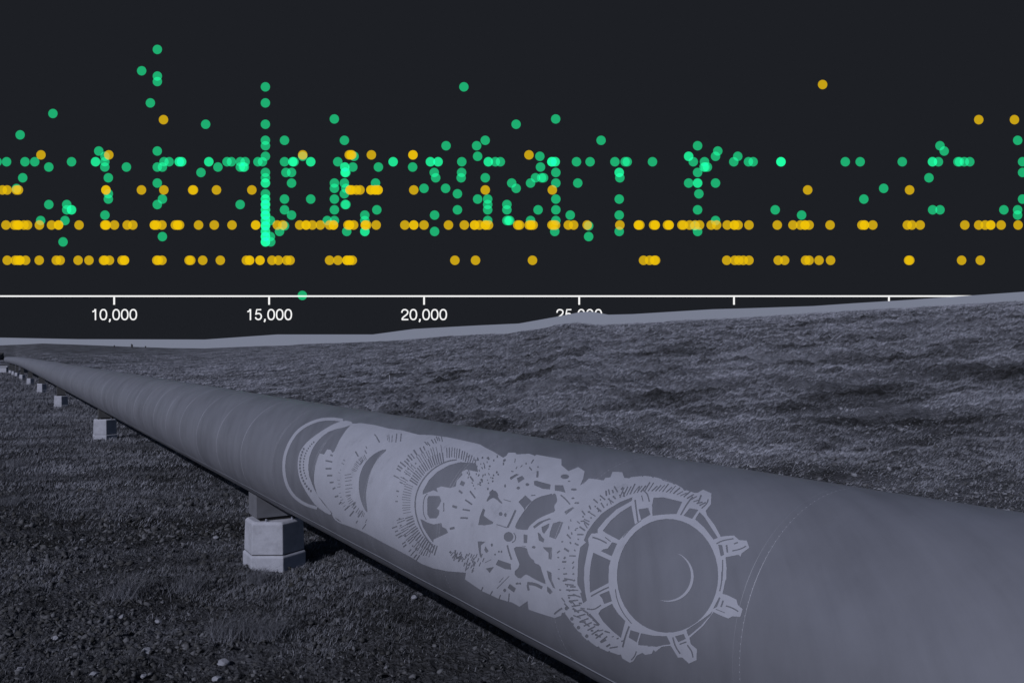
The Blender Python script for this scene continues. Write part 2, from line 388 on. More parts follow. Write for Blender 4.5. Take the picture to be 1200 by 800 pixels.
def dot_mesh(px, py, lift, r=5.45):
    x, y, z = bp(px, py, lift)
    return np.stack([x+np.cos(ang)*r*K, np.full(32, y), z+np.sin(ang)*r*K], 1)
def dots(L, name, mat, lift0):
    # the hundred that show best (least overlapped) are parts, the rest one part
    A = np.array(L); dist = np.sqrt(((A[:, None]-A[None])**2).sum(-1)) + np.eye(len(A))*99
    order = np.argsort(-np.minimum(dist.min(1), 11), kind='stable'); top = set(order[:100].tolist())
    V = []; Fc = []
    for i, (px, py) in enumerate(L):
        q = dot_mesh(px, py, lift0+.01*i)
        if i in top: on_board(name, q, [tuple(range(32))], mat)
        else: Fc.append(tuple(range(len(V)*32, len(V)*32+32))); V.append(q)
    if V:
        o = on_board(name, np.concatenate(V), Fc, mat); o['kind'] = 'stuff'
dots(G, 'green_dot', M_G, 1.0); dots(Y, 'yellow_dot', M_Y, 4.5)

# ------------------------------------------------------------------ the pipeline
pipe = empty('pipeline', (c0[0], c0[1], c0[2]-1.3))
tag(pipe, 'long grey metal pipeline with a pale mural of round machinery painted on its side', 'pipeline')
PO = np.array([c0[0], c0[1], c0[2]-1.3])
SEAM0, SEAMD = 1.97, 1.045
S_END = 178.0
def frame_at(s):
    s = np.atleast_1d(np.asarray(s, float))
    p = axis(s); t = axis(s+.05)-axis(s-.05); t /= np.linalg.norm(t, axis=1)[:, None]
    up = np.array([0, 0, 1.])[None]-t*t[:, 2:3]; up /= np.linalg.norm(up, axis=1)[:, None]
    lf = np.cross(up, t); return p, up, lf
def rad(s):
    s = np.asarray(s, float)
    u = ((s-SEAM0)/SEAMD) % 1.0
    r = RP + .0022*np.sin(np.pi*u) * np.clip((s)/2.5, 0, 1)
    # overlap lip at each joint
    e = np.minimum(u, 1-u)*SEAMD
    return r
ss = []
k0 = int(math.floor((-16-SEAM0)/SEAMD)); k1 = int((S_END-SEAM0)/SEAMD)
for k in range(k0, k1):
    a = SEAM0+k*SEAMD
    n = 8 if a < 12 else (4 if a < 60 else 2)
    ss += [a+SEAMD*i/n for i in range(n)]
ss = np.array(ss)
NT = 160
th = np.linspace(0, 2*np.pi, NT+1)[:-1]
P, U, Lf = frame_at(ss); r = rad(ss)
V = P[:, None]+r[:, None, None]*(np.cos(th)[None, :, None]*U[:, None]+np.sin(th)[None, :, None]*Lf[:, None])
# the far elbow, turning left
pe, ue, le = P[-1], U[-1], Lf[-1]; te = np.cross(le, ue); te = -te if te@d < 0 else te
extra = []
for a in np.linspace(0, R_(78), 14)[1:]:
    cpt = pe+te*(5*math.sin(a))+le*(5*(1-math.cos(a))); tt = te*math.cos(a)+le*math.sin(a); l2 = le*math.cos(a)-te*math.sin(a)
    extra.append(cpt[None]+RP*(np.cos(th)[:, None]*ue+np.sin(th)[:, None]*l2))
for q in (20, 60):
    extra.append(extra[12]+tt[None]*q)
V = np.concatenate([V, np.array(extra)])
ns = len(V); idx = np.arange(ns*NT).reshape(ns, NT)
a = idx[:-1]; b = idx[1:]
Fq = np.stack([a, np.roll(a, -1, 1), np.roll(b, -1, 1), b], -1).reshape(-1, 4)
mesh_np('pipe_body', V.reshape(-1, 3)-PO, Fq, M_CLAD, pipe, smooth=True)

def ring_mesh(s0, s1, h, n=120, bevel=.006):
    prof = [(s0, -.003), (s0+bevel, h), (s1-bevel, h), (s1, -.003)]
    t = np.linspace(0, 2*np.pi, n+1)[:-1]; out = []
    for s, dr in prof:
        p, u, l = frame_at(s); rr = float(rad(s))+dr
        out.append(p+rr*(np.cos(t)[:, None]*u+np.sin(t)[:, None]*l))
    out = np.array(out); idx = np.arange(len(prof)*n).reshape(len(prof), n); a = idx[:-1]; b = idx[1:]
    return out.reshape(-1, 3), np.stack([a, np.roll(a, -1, 1), np.roll(b, -1, 1), b], -1).reshape(-1, 4)
M_SEAM = cladding_mat(); M_SEAM.name = 'seam_metal'
sb = [n for n in M_SEAM.node_tree.nodes if n.type == 'BSDF_PRINCIPLED'][0]; 
for r_ in [n for n in M_SEAM.node_tree.nodes if n.type == 'VALTORGB'][:1]:
    for e_, v_ in zip(r_.color_ramp.elements, (.20, .24, .28)): e_.color = tint(v_)
SEAM_H = .0007
def seam(s):
    V1 = []; F1 = []; n = 0
    V_, F_ = ring_mesh(s-.022, s+.012, SEAM_H); V1.append(V_); F1.append(F_); n += len(V_)
    return V1, F1, n
count = 0; SV = []; SF = []; sn = 0
for k in range(k0+1, k1):
    s = SEAM0+k*SEAMD
    jt = .4+1.2*abs(math.sin(k*12.9898))
    if s < 8:
        Va, Fa = ring_mesh(s-.0190, s-.0152, .0007, 160, .0012); Vb, Fb = ring_mesh(s+.0115, s+.0140, .0005, 160, .0009)
        V_ = np.concatenate([Va, Vb]); F_ = np.concatenate([Fa, Fb+len(Va)])
    else: V_, F_ = ring_mesh(s-.004-.00025*s*jt, s+.004+.00025*s*jt, SEAM_H+.0004, 90, .002)
    mt = M_CLAD if s < 8 else M_SEAM
    if s > -8 and count < 100:
        mesh_np('seam_band', V_-PO, F_, mt, pipe, smooth=False); count += 1
    else:
        SV.append(V_-PO); SF.append(F_+sn); sn += len(V_)
o = mesh_np('seam_band', np.concatenate(SV), np.concatenate(SF), M_SEAM, pipe); o['kind'] = 'stuff'
# rivets along the nearest joints: one mesh of rivets per joint
for k in range(-1, 6):
    s = SEAM0+k*SEAMD; rv = []; rf = []; n = 0
    for j in range(150):
        t = 2*math.pi*j/150+.01*k
        p, u, l = frame_at(s-.017); u = u[0]; l = l[0]; nrm = u*math.cos(t)+l*math.sin(t); tg = -u*math.sin(t)+l*math.cos(t)
        c = p[0]+nrm*(float(rad(s))+.0009); q = .0021
        rv += [c+d*q, c+tg*q, c-d*q, c-tg*q, c+nrm*.0007]; rf += [(n, n+1, n+4), (n+1, n+2, n+4), (n+2, n+3, n+4), (n+3, n, n+4)]; n += 5
    mesh_np('rivet_row', np.array(rv)-PO, rf, M_RIVET, pipe)

# longitudinal overlap joint along the lower side
lt = R_(128)
sl = np.arange(-14, 60, .26); V = []
p, u, l = frame_at(sl); rr = rad(sl)
for dt, dr in ((-.012, -.002), (-.010, .003), (.010, .003), (.012, -.002)):
    V.append(p+(rr+dr)[:, None]*(math.cos(lt+dt)*u+math.sin(lt+dt)*l))
V = np.array(V).transpose(1, 0, 2); idx = np.arange(V.shape[0]*4).reshape(-1, 4)
Fq = np.stack([idx[:-1, :-1], idx[:-1, 1:], idx[1:, 1:], idx[1:, :-1]], -1).reshape(-1, 4)
mesh_np('lengthwise_joint', V.reshape(-1, 3)-PO, Fq, M_CLAD, pipe)

# ------------------------------------------------------------------ the mural (drawn flat, then laid on the cladding as paint)
SS = 3; MX0, MY0, MX1, MY1 = 325, 485, 885, 785
NW, NH = (MX1-MX0)*SS, (MY1-MY0)*SS
mask = np.zeros((NH, NW), bool)
FR = {'1': (560, 520, 6.664), '2': (560, 610, 6.664), '3': (640, 550, 6.156), '4': (640, 660, 6.156), '5': (760, 560, 6.669), '6': (760, 670, 6.669),
      '7': (360, 480, 5.0), '8': (450, 500, 4.444), 'c': (320, 470, 3.2), 'p': (0, 0, 1.0)}
def T(fr, pts):
    ox, oy, s = FR[fr]; return [(ox+x/s, oy+y/s) for x, y in pts]
def fill(pts, val):
    a = (np.array(pts)-np.array([MX0, MY0]))*SS
    x0, y0 = np.maximum(np.floor(a.min(0)).astype(int)-1, 0); x1, y1 = np.ceil(a.max(0)).astype(int)+2
    x1 = min(x1, NW); y1 = min(y1, NH)
    if x1 <= x0 or y1 <= y0: return
    gx = np.arange(x0, x1)+.5; gy = np.arange(y0, y1)+.5
    ins = np.zeros((y1-y0, x1-x0), bool)
    for (ax, ay), (bx, by) in zip(a, np.roll(a, -1, 0)):
        if ay == by: continue
        c = ((gy >= min(ay, by)) & (gy < max(ay, by)))
        xi = ax+(gy-ay)*(bx-ax)/(by-ay)
        ins ^= c[:, None] & (gx[None] > xi[:, None])
    mask[y0:y1, x0:x1][ins] = val
def rounded(pts, closed=True, it=2):
    p = np.array(pts, float)
    for _ in range(it):
        q = np.roll(p, -1, 0); a = .75*p+.25*q; b = .25*p+.75*q
        n = np.empty((2*len(p), 2)); n[0::2] = a; n[1::2] = b
        if not closed: n = np.concatenate([p[:1], n[:-2], p[-1:]])
        p = n
    return p
def poly(fr, pts, val, rd=True):
    p = T(fr, pts); fill(rounded(p, True, 1) if rd else p, val)
def stroke(fr, pts, w, val, curve=True, taper=False):
    p = np.array(T(fr, pts), float); w = w/FR[fr][2]
    if curve and len(p) > 2: p = rounded(p, False, 2)
    t = np.gradient(p, axis=0); t /= np.linalg.norm(t, axis=1)[:, None]+1e-9
    n = np.stack([-t[:, 1], t[:, 0]], 1)*w/2
    if taper: n = n*np.sin(np.linspace(.05, np.pi-.05, len(p)))[:, None]
    fill(np.concatenate([p+n, (p-n)[::-1]]), val)
def ell(fr, x, y, rx, ry, val):
    t = np.linspace(0, 2*np.pi, 40)[:-1]; fill(T(fr, [(x+rx*math.cos(a), y+ry*math.sin(a)) for a in t]), val)
rn = random.Random(3)
def ticks(fr, cx, cy, r0, r1, a0, a1, n, w, jit=.0, val=False, keep=1.0, slant=0.):
    for i in range(n):
        if rn.random() > keep: continue
        a = R_(a0+(a1-a0)*(i+.5)/n+rn.uniform(-jit, jit)*3); k0_ = rn.uniform(-jit, jit); k1_ = rn.uniform(-jit, jit)
        p0 = (cx+(r0[0])*(1+k0_*.1)*math.cos(a), cy+r0[1]*(1+k0_*.1)*math.sin(a))
        p1 = (cx+(r1[0])*(1+k1_*.1)*math.cos(a+slant), cy+r1[1]*(1+k1_*.1)*math.sin(a+slant))
        stroke(fr, [p0, p1], w*rn.uniform(.8, 1.2), val, False)
# thin outer ring at the left and the second ring behind the first disc
stroke('p', [(402,492.5),(391,491),(378,491.3),(364,495.5),(350,504),(341,516),(334.5,531),(332.5,546),(334.5,562),(340,575),(349,585),(360,591.5),(372,595)], 3.6, True)
poly('p', [(374,507),(362,516),(355,524),(350.5,532),(349,545),(351,560),(356,571),(364,584),(371,593),(386,603),(390,601),(376,586),(367,570),(361.5,554),(362,538),(367,524),(376,512.5),(388,504),(411,499),(414,494.5),(404,492.5),(392,496)], True)
for i in range(15):
    t = i/14; a = R_(232-82*t); ell('p', 385+33*math.cos(a), 545-38*math.sin(-a)*-1, 1.1, 1.5, False)
    ell('p', 385+29*math.cos(a+.04), 545+33*math.sin(a+.04), .8, 1.1, False)
# silhouette of discs, gear work and wheel
sil = []
sil += T('7', [(150,605),(120,570),(90,530),(65,505),(55,480),(42,430),(42,380),(48,330),(62,285),(75,255),(100,262),(118,232),(140,235),(150,252),(160,245),(190,180),(225,125),(262,82),(320,80),(400,92),(480,112),(560,122)])
sil += T('8', [(180,42),(250,45),(330,56),(400,70),(500,92)])
sil += T('1', [(60,30),(120,60),(200,110),(225,95),(240,70),(295,72),(305,85),(400,80),(438,92),(446,98),(460,88),(655,122),(655,170),(710,215),(785,183),(835,215),(825,270),(800,325),(840,295)])
sil += T('3', [(255,120),(310,65),(360,70),(415,80),(430,60),(465,58),(480,18),(550,20),(565,62),(605,66),(612,58),(690,50),(700,56),(706,48),(765,55),(772,66),(780,57),(850,75),(856,84),(862,78),(925,105)])
sil += T('5', [(98,8),(112,22),(190,45),(200,55),(215,52),(270,85),(282,104),(300,100),(360,120),(385,120),(430,95),(495,125),(490,210),(450,260),(462,295),(520,370),(568,460),(600,455),(670,450),(710,485),(770,490),(790,545),(730,590),(722,615),(705,600),(605,620),(613,700),(610,800)])
sil += T('6', [(605,60),(582,170),(620,180),(690,215),(700,255),(738,290),(720,350),(660,345),(625,362),(560,335),(512,312),(430,420),(325,512),(335,560),(382,600),(380,685),(320,712),(270,665),(235,665),(190,590),(175,572),(110,580),(60,620),(45,605),(30,635),(0,640)])
sil += T('4', [(720,655),(700,640),(660,660),(635,700),(610,712),(555,680),(545,652),(530,655),(470,635),(462,625),(450,632),(392,605),(384,592),(372,598),(322,562),(310,548),(300,552),(262,515),(258,498),(240,490),(200,445),(205,430),(190,425),(155,380),(130,345)])
sil += T('2', [(690,718),(660,715),(655,738),(600,757),(580,750),(470,715),(400,690),(392,625),(330,667),(270,633),(240,627),(160,602),(110,577),(40,547)])
sil += T('8', [(425,792),(430,757),(330,750),(260,735),(200,712),(150,680),(60,632),(0,602)])
sil += T('7', [(370,735),(300,700),(215,668),(190,642),(150,620)])
fill(sil, True)
# first disc
stroke('7', [(150,605),(165,640),(215,668),(225,660)], 8, True)
poly('7', [(474,230),(430,238),(380,268),(335,318),(310,380),(303,440),(310,510),(330,570),(357,608),(350,560),(345,500),(352,440),(370,370),(400,310),(430,270)], False)
for a, b in (((138,265),(152,270)),((110,298),(150,306)),((110,345),(145,345)),((120,385),(150,385)),((135,426),(158,424)),((152,464),(168,456)),((165,510),(185,503)),((190,552),(203,538))):
    stroke('7', [a, b], 9, False, False)
for y in (380, 397, 416, 440, 461, 481, 500): stroke('7', [(222+(y-380)*.05, y+3), (255+rn.uniform(0, 20), y-3)], 3.6, False, False)
for a, b, w in (((222,587),(252,560),7),((270,557),(285,540),9),((252,622),(276,592),8),((274,582),(290,562),6),((300,628),(326,590),8),((288,662),(298,648),6),((325,698),(346,668),5),((342,660),(352,640),4),
              ((285,245),(302,275),8),((314,320),(330,295),9),((340,238),(350,258),6),((345,215),(352,228),5),((396,145),(412,165),6),((410,165),(426,192),8),((480,145),(482,190),4),((500,150),(497,190),4),((526,140),(520,192),6),((552,140),(548,186),6),((470,150),(472,180),3)):
    stroke('7', [a, b], w, False, False)
# second disc: bands of slots round an open middle
ticks('8', 345, 400, (200, 232), (240, 280), 108, 166, 17, 6.5, .12)
ticks('8', 345, 400, (190, 215), (232, 268), 205, 262, 17, 6.0, .12)
ticks('8', 345, 400, (196, 240), (222, 290), 264, 310, 13, 5.0, .10)
ticks('8', 345, 400, (206, 226), (248, 270), 168, 204, 12, 3.0, .1)
ticks('8', 345, 400, (246, 262), (285, 305), 112, 165, 20, 3.6, .15, keep=.85)
ticks('8', 345, 400, (246, 262), (285, 305), 200, 262, 22, 3.4, .15, keep=.85)
ticks('7', 395, 430, (118, 150), (148, 178), 205, 252, 13, 3.2, .2, keep=.85)
ticks('7', 395, 430, (150, 185), (176, 215), 110, 160, 13, 3.4, .2, keep=.8)
ticks('7', 395, 430, (200, 235), (214, 250), 140, 215, 16, 3.0, .2, keep=.8)
ticks('8', 345, 400, (292, 320), (318, 345), 118, 160, 13, 6, .2, keep=.8)
ticks('8', 345, 400, (268, 300), (276, 310), 120, 168, 8, 7, .2, keep=.8)
ticks('8', 345, 400, (300, 300), (330, 330), 205, 250, 14, 6.5, .2, keep=.85)
ticks('8', 345, 400, (272, 275), (280, 284), 180, 232, 10, 7, .2, keep=.9)
ticks('8', 345, 400, (262, 330), (300, 352), 238, 262, 10, 5, .2, keep=.8)
stroke('8', [(380,172),(330,180),(270,210),(220,255),(185,310),(165,370),(165,440),(185,510),(215,570),(265,632)], 6.5, False)
poly('8', [(480,190),(400,184),(340,200),(280,235),(235,280),(205,335),(205,352),(235,340),(260,330),(282,340),(275,320),(300,310),(345,318),(375,310),(380,280),(410,250),(405,235),(430,222),(492,236)], False, False)
poly('8', [(192,478),(230,498),(260,507),(300,500),(305,520),(325,530),(336,550),(260,585),(258,602),(235,570),(205,520)], False, False)
poly('8', [(235,360),(290,360),(300,385),(288,410),(276,425),(290,435),(288,455),(275,475),(240,475),(228,455),(228,375)], False, False)
stroke('8', [(228,348),(212,368),(206,410),(208,455),(222,482)], 4, False)
for a, b, w in (((425,380),(462,405),8),((412,430),(450,436),8),((400,474),(440,475),9),((450,335),(478,372),8),((450,258),(468,284),8),((392,332),(410,346),10),((358,412),(382,420),12),((345,530),(370,525),12),
              ((400,290),(420,300),22),((312,395),(312,440),6),((345,655),(352,648),12),((375,640),(372,660),8),((372,662),(385,682),9),((385,682),(405,680),7),((405,650),(395,665),6),((408,668),(402,684),5)):
    stroke('8', [a, b], w, False, False)
for i in range(46):
    x = rn.uniform(350, 480); y = rn.uniform(650, 745)
    if y > 640+(x-330)*.9 or y < 610: continue
    a = rn.uniform(1.9, 2.4); stroke('8', [(x, y), (x+rn.uniform(14, 24)*math.cos(a), y+rn.uniform(14, 24)*math.sin(a))], 4.5, False, False)
for i in range(14):
    x = 400+i*9; y = 660+(i % 3)*22; stroke('8', [(x, y+20), (x+8, y)], 5, False, False)
for i in range(40):                                                   # rows of small holes on the upper shoulder
    t = i/40; x = 430+rn.uniform(0, 130); y = 150+rn.uniform(0, 170)
    stroke('8', [(x, y), (x+rn.uniform(-3, 7), y+rn.uniform(5, 12))], 5, False, False)
# gear work in the middle
for pts in ([(135,360),(165,395),(160,420),(200,465),(185,468),(140,425),(110,425),(75,455),(72,440),(105,385)],
            [(45,505),(62,515),(50,560),(90,590),(125,610),(120,625),(60,635),(8,632),(20,570)],
            [(375,403),(425,450),(380,495),(370,522),(360,500),(322,455)],
            [(252,265),(300,238),(328,240),(280,270),(262,284)], [(308,270),(350,252),(368,275),(320,307)],
            [(440,295),(460,290),(572,320),(566,357),(510,352),(445,325)], [(605,325),(668,325),(687,382),(640,370),(605,366)],
            [(430,445),(480,415),(560,395),(582,390),(586,402),(596,388),(612,392),(625,450),(595,485),(610,528),(560,545),(480,580),(430,620),(400,650),(395,675),(290,662),(310,610),(350,545),(375,515),(400,480)],
            [(435,645),(480,610),(560,580),(578,586),(520,607),(445,660)], [(500,650),(562,620),(555,652),(520,702),(508,690)],
            [(470,690),(490,700),(500,720),(522,742),(515,770),(480,752)], [(590,620),(640,605),(668,612),(640,690),(610,742),(562,725),(565,690)],
            [(362,705),(392,712),(388,772),(362,772)], [(678,530),(700,515),(745,493),(757,500),(722,528),(690,552)]):
    poly('1', pts, False, len(pts) > 9)
for x, y, a, b in ((183,548,14,15),(220,555,9,15),(390,320,14,11),(320,347,13,11),(682,258,32,18),(752,357,23,9),(775,462,19,7),(745,425,12,7),(715,293,10,5)): ell('1', x, y, a, b, False)
for p, w in (([(300,518),(268,590),(238,652)], 15), ([(150,628),(235,655)], 6), ([(205,435),(262,452)], 5), ([(470,215),(468,264)], 16), ([(650,400),(690,435),(722,472)], 10), ([(420,405),(452,402)], 7),
             ([(295,120),(290,150)], 6), ([(438,125),(420,155)], 8), ([(350,170),(335,185)], 6), ([(405,185),(425,210)], 9), ([(265,215),(280,220)], 8), ([(300,200),(310,180)], 6), ([(472,178),(474,188)], 11), ([(380,150),(380,165)], 9)):
    stroke('1', p, w, False)
for i in range(26):
    x = rn.uniform(0, 220); y = rn.uniform(100, 390)
    if x > 60+y*.5 and y > 250: continue
    ell('1', x, y, rn.uniform(5, 8), rn.uniform(7, 13), False)
ell('1', 245, 725, 37, 38, False); stroke('1', [(285,695),(302,720),(296,755),(272,770)], 7, False)
for pts in ([(5,160),(65,162),(30,190),(28,240),(35,282),(22,278),(10,210)], [(65,198),(90,235),(70,250),(56,225)], [(165,303),(262,335),(264,380),(215,374),(145,340)], [(68,370),(132,358),(98,403)],
            [(280,200),(385,205),(395,250),(415,290),(445,310),(445,330),(490,345),(505,400),(537,492),(510,485),(440,450),(400,425),(375,415),(330,457),(280,405),(335,350),(315,300),(300,260)],
            [(540,385),(578,405),(580,460),(607,527),(590,520),(555,450)], [(545,510),(570,530),(587,555),(565,572),(545,550)], [(512,205),(582,208),(578,300),(555,298),(555,250),(520,218)],
            [(255,490),(302,525),(287,557),(238,520)]):
    poly('2', pts, False, len(pts) > 9)
for x, y, a, b in ((115,188,8,12),(170,240,8,6),(190,240,6,10),(215,540,11,13),(440,206,14,10),(312,488,12,8),(335,488,8,8),(695,682,11,15),(140,262,7,7)): ell('2', x, y, a, b, False)
for p, w in (([(235,190),(250,250),(268,302)], 12), ([(390,487),(450,492),(505,522)], 24), ([(205,440),(170,480)], 4), ([(250,430),(155,525)], 4), ([(45,515),(30,548)], 9), ([(120,545),(100,580)], 8), ([(182,575),(170,612)], 8), ([(250,565),(245,630)], 8),
             ([(392,500),(402,542)], 16), ([(600,727),(630,700),(662,680)], 13), ([(60,325),(110,300)], 4), ([(380,200),(352,198)], 4), ([(300,60),(360,70)], 3)):
    stroke('2', p, w, False)
# the wheel
gap = T('3', [(625,203),(540,235),(450,288),(405,320),(350,380),(300,450),(276,512),(292,526),(250,560),(235,650),(230,800)]) + T('4', [(230,150),(262,205),(250,212),(272,285),(298,265),(285,200),(278,120)]) + \
      T('3', [(277,800),(280,700),(300,600),(312,545),(306,500),(330,462),(375,460),(376,430),(430,365),(510,290),(622,228)])
fill(gap, False)
fill(T('3', [(618,262),(645,400),(610,430),(560,480),(532,510),(440,462),(412,442),(470,370),(540,310)]), False)
fill(T('3', [(345,600),(470,656),(458,700),(455,800)])+T('4', [(455,60),(455,140),(322,208),(318,100)])+T('3', [(320,740),(330,660)]), False)
fill(T('4', [(482,288),(492,310),(530,365),(577,412),(545,532),(480,480),(420,420),(382,360),(400,332),(440,310)]), False)
fill(T('4', [(690,500),(780,518),(876,522),(902,575),(800,597),(740,590),(672,585),(672,560)]), False)
fill(T('3', [(778,208),(850,205),(985,238)])+T('5', [(268,188),(222,285),(180,285),(100,290),(35,298)])+T('3', [(768,262)]), False)
fill(T('3', [(670,290),(740,280),(757,328),(690,367)]), False)
poly('3', [(480,525),(517,535),(478,625),(400,588),(420,575),(450,570)], False, False)
fill(T('5', [(325,240),(392,252),(345,322),(278,297)]), False)
fill(T('5', [(402,270),(440,308),(500,400),(545,468),(512,482),(440,390),(368,325)]), False)
fill(T('5', [(548,522),(578,525),(594,600),(568,612)]), False)
fill(T('6', [(556,195),(532,240),(508,288),(538,272),(566,202)]), False)
fill(T('6', [(502,312),(430,365),(300,452),(322,495),(410,420),(490,335)]), False)
fill(T('6', [(505,300),(440,385),(380,440),(305,470),(318,498),(412,420),(488,335)]), False)
fill(T('6', [(212,500),(280,482),(296,520),(238,545)]), False)
fill(T('6', [(0,510),(152,510),(175,562),(60,575),(0,578)]), False)
fill(T('4', [(615,478),(680,497),(660,565),(602,530)]), False)
fill(T('4', [(388,225),(460,195),(480,270),(425,290),(410,250)]), False)
stroke('5', [(582,640),(582,720),(577,800)], 9, False); stroke('6', [(577,0),(575,80),(560,150)], 9, False)
for fr, p, w in (('3',[(645,222),(655,300),(667,380)],11),('3',[(703,152),(735,180),(748,235)],9),('3',[(692,190),(702,232)],7),('3',[(665,160),(680,120)],6),('3',[(338,490),(380,500),(442,532)],10),('3',[(430,490),(470,520)],6),('3',[(690,370),(620,420),(560,490)],5),
                 ('5',[(350,150),(308,200),(256,292)],11),('5',[(415,138),(392,197)],12),('5',[(470,170),(460,205),(418,240)],9),('5',[(535,515),(580,490),(668,475)],9),('5',[(613,525),(620,582)],13),('5',[(670,516),(702,504)],10),('5',[(658,570),(720,557),(765,533)],9),
                 ('6',[(587,222),(570,272)],12),('6',[(608,264),(660,280),(705,308)],10),('6',[(530,290),(600,318)],5),('6',[(195,508),(215,580),(252,635)],11),('6',[(308,568),(345,620),(352,665)],10),('6',[(248,562),(302,543)],9),
                 ('4',[(605,450),(575,530),(558,600)],12),('4',[(657,630),(645,665),(620,692)],8),('4',[(328,236),(400,195),(458,170)],10),('4',[(300,325),(350,332),(402,298)],9),('4',[(315,362),(350,400),(388,442)],15)):
    stroke(fr, p, w, False)
ell('p', 783, 674.5, 59.2, 66.2, False)
stroke('p', [(722,690),(724,703),(731,718),(741,730)], 1.0, False)
stroke('p', [(783+29*math.cos(R_(q)), 675+29*math.sin(R_(q))) for q in np.linspace(-66, 108, 30)], 3.4, True, False, True)
# slots and holes between the teeth of the wheel
for n_, lo, hi, a0, a1, w_ in ((22, .865, .915, 108, 205, 1.5), (24, .955, 1.0, 112, 206, 1.7), (16, .865, .925, 205, 250, 1.5), (17, .945, 1.0, 205, 250, 1.5), (10, 1.03, 1.06, 150, 215, 1.3)):
    for i in range(n_):
        a = R_(a0+(a1-a0)*(i+.5+rn.uniform(-.25, .25))/n_); q0 = lo+rn.uniform(-.015, .015); q1 = hi+rn.uniform(-.02, .02)
        if rn.random() < .42:
            q1 = q0+.018
        sl = rn.uniform(-.035, .035)+(.05 if a < R_(160) else 0)
        stroke('p', [(765+106*q0*math.cos(a), 666+104*q0*math.sin(a)), (765+106*q1*math.cos(a+sl), 666+104*q1*math.sin(a+sl))], w_*rn.uniform(.75, 1.35), False, False)
for i in range(14):
    a = R_(124+48*i/13); stroke('p', [(765+94*math.cos(a), 666+95*math.sin(a)), (765+104*math.cos(a+.03), 666+105*math.sin(a+.03))], 1.6, False, False)
for i in range(24):
    a = R_(246+60*i/23); stroke('p', [(765+94*math.cos(a), 664+88*math.sin(a)), (765+rn.uniform(95, 99)*math.cos(a+.07), 664+rn.uniform(94, 99)*math.sin(a+.07))], rn.uniform(.9, 1.6), False, False)
for x, y in ((190,397),(238,460),(298,520),(150,320)): ell('4', x, y, 12, 13, False)

# runs of painted cells become strips laid on the cylinder
def lay(px, py, lift):
    r_ = np.stack([px-600, np.full_like(px, F), 400-py], 1); r_ /= np.linalg.norm(r_, axis=1)[:, None]
    cc = c0-np.array([0, 0, CZ])
    rp = r_-d[None]*(r_@d)[:, None]; A = (rp*rp).sum(1); B = rp@(cc-d*(cc@d)); Cc = (cc@cc)-(cc@d)**2-(RP)**2
    t = (B-np.sqrt(np.maximum(B*B-A*Cc, 0)))/A
    q = r_*t[:, None]; s = (q-cc)@d
    ax = cc[None]+d[None]*s[:, None]; nrm = (q-ax); nrm /= np.linalg.norm(nrm, axis=1)[:, None]
    u = (s-SEAM0+SEAMD/2) % SEAMD-SEAMD/2
    onseam = 0
    rr = rad(s)+onseam+lift
    return ax+nrm*rr[:, None]+np.array([0, 0, CZ])
gx = np.arange(NW); gy = np.arange(NH)
cx = MX0+(gx+.5)/SS; cy = MY0+(gy+.5)/SS
CX, CY = np.meshgrid(cx, cy)
lab = np.where(((CX-760)/113)**2+((CY-666)/115)**2 < 1, 3, np.where(CX < 560, 1, 2)) * mask
for L, nm in ((1, 'painted_discs'), (2, 'painted_gearwork'), (3, 'painted_wheel')):
    mk = (lab == L).astype(np.int8)
    X0 = []; X1 = []; Yr = []
    for j in range(NH):
        e = np.diff(np.concatenate([[0], mk[j], [0]])); st = np.where(e == 1)[0]; en = np.where(e == -1)[0]
        for a, b in zip(st, en):
            n = max(1, math.ceil((b-a)/6)); q = np.linspace(a, b, n+1)
            X0 += list(q[:-1]); X1 += list(q[1:]); Yr += [j]*n
    X0 = MX0+np.array(X0)/SS; X1 = MX0+np.array(X1)/SS; Y0 = MY0+np.array(Yr)/SS; Y1 = Y0+1/SS
    n = len(X0)
    pts = lay(np.concatenate([X0, X1, X1, X0]), np.concatenate([Y0, Y0, Y1, Y1]), .0013)
    Fq = np.stack([np.arange(n)+3*n, np.arange(n)+2*n, np.arange(n)+n, np.arange(n)], 1)
    o = mesh_np(nm, pts-PO, Fq, M_PAINT, pipe, smooth=False)

# ------------------------------------------------------------------ concrete supports
def hexring(rx, z, off=0.):
    return [(rx*math.cos(R_(60*k+off)), rx*math.sin(R_(60*k+off)), z) for k in range(6)]
def hexprism(levels, bev=.008):
    bm = bmesh.new(); rings = [[bm.verts.new(p) for p in hexring(r, z)] for r, z in levels]
    for a, b in zip(rings, rings[1:]):
        for k in range(6): bm.faces.new((a[k], a[(k+1) % 6], b[(k+1) % 6], b[k]))
    bm.faces.new(rings[-1]); bm.faces.new(rings[0][::-1])
    bmesh.ops.recalc_face_normals(bm, faces=bm.faces)
    bmesh.ops.bevel(bm, geom=list(bm.edges), offset=bev, segments=2, affect='EDGES', profile=.6)
    return bm
def boxbm(sx, sy, z0, z1, bev=.006, cx=0, cy=0):
    bm = bmesh.new(); bmesh.ops.create_cube(bm, size=1)
    for v_ in bm.verts: v_.co = Vector((v_.co.x*sx+cx, v_.co.y*sy+cy, z0+(v_.co.z+.5)*(z1-z0)))
    bmesh.ops.bevel(bm, geom=list(bm.edges), offset=bev, segments=2, affect='EDGES'); return bm
HEXR = R_(-149.6-30)        # a face looks square away from the pipe, to the left
pipe_az = math.atan2(d[1], d[0])
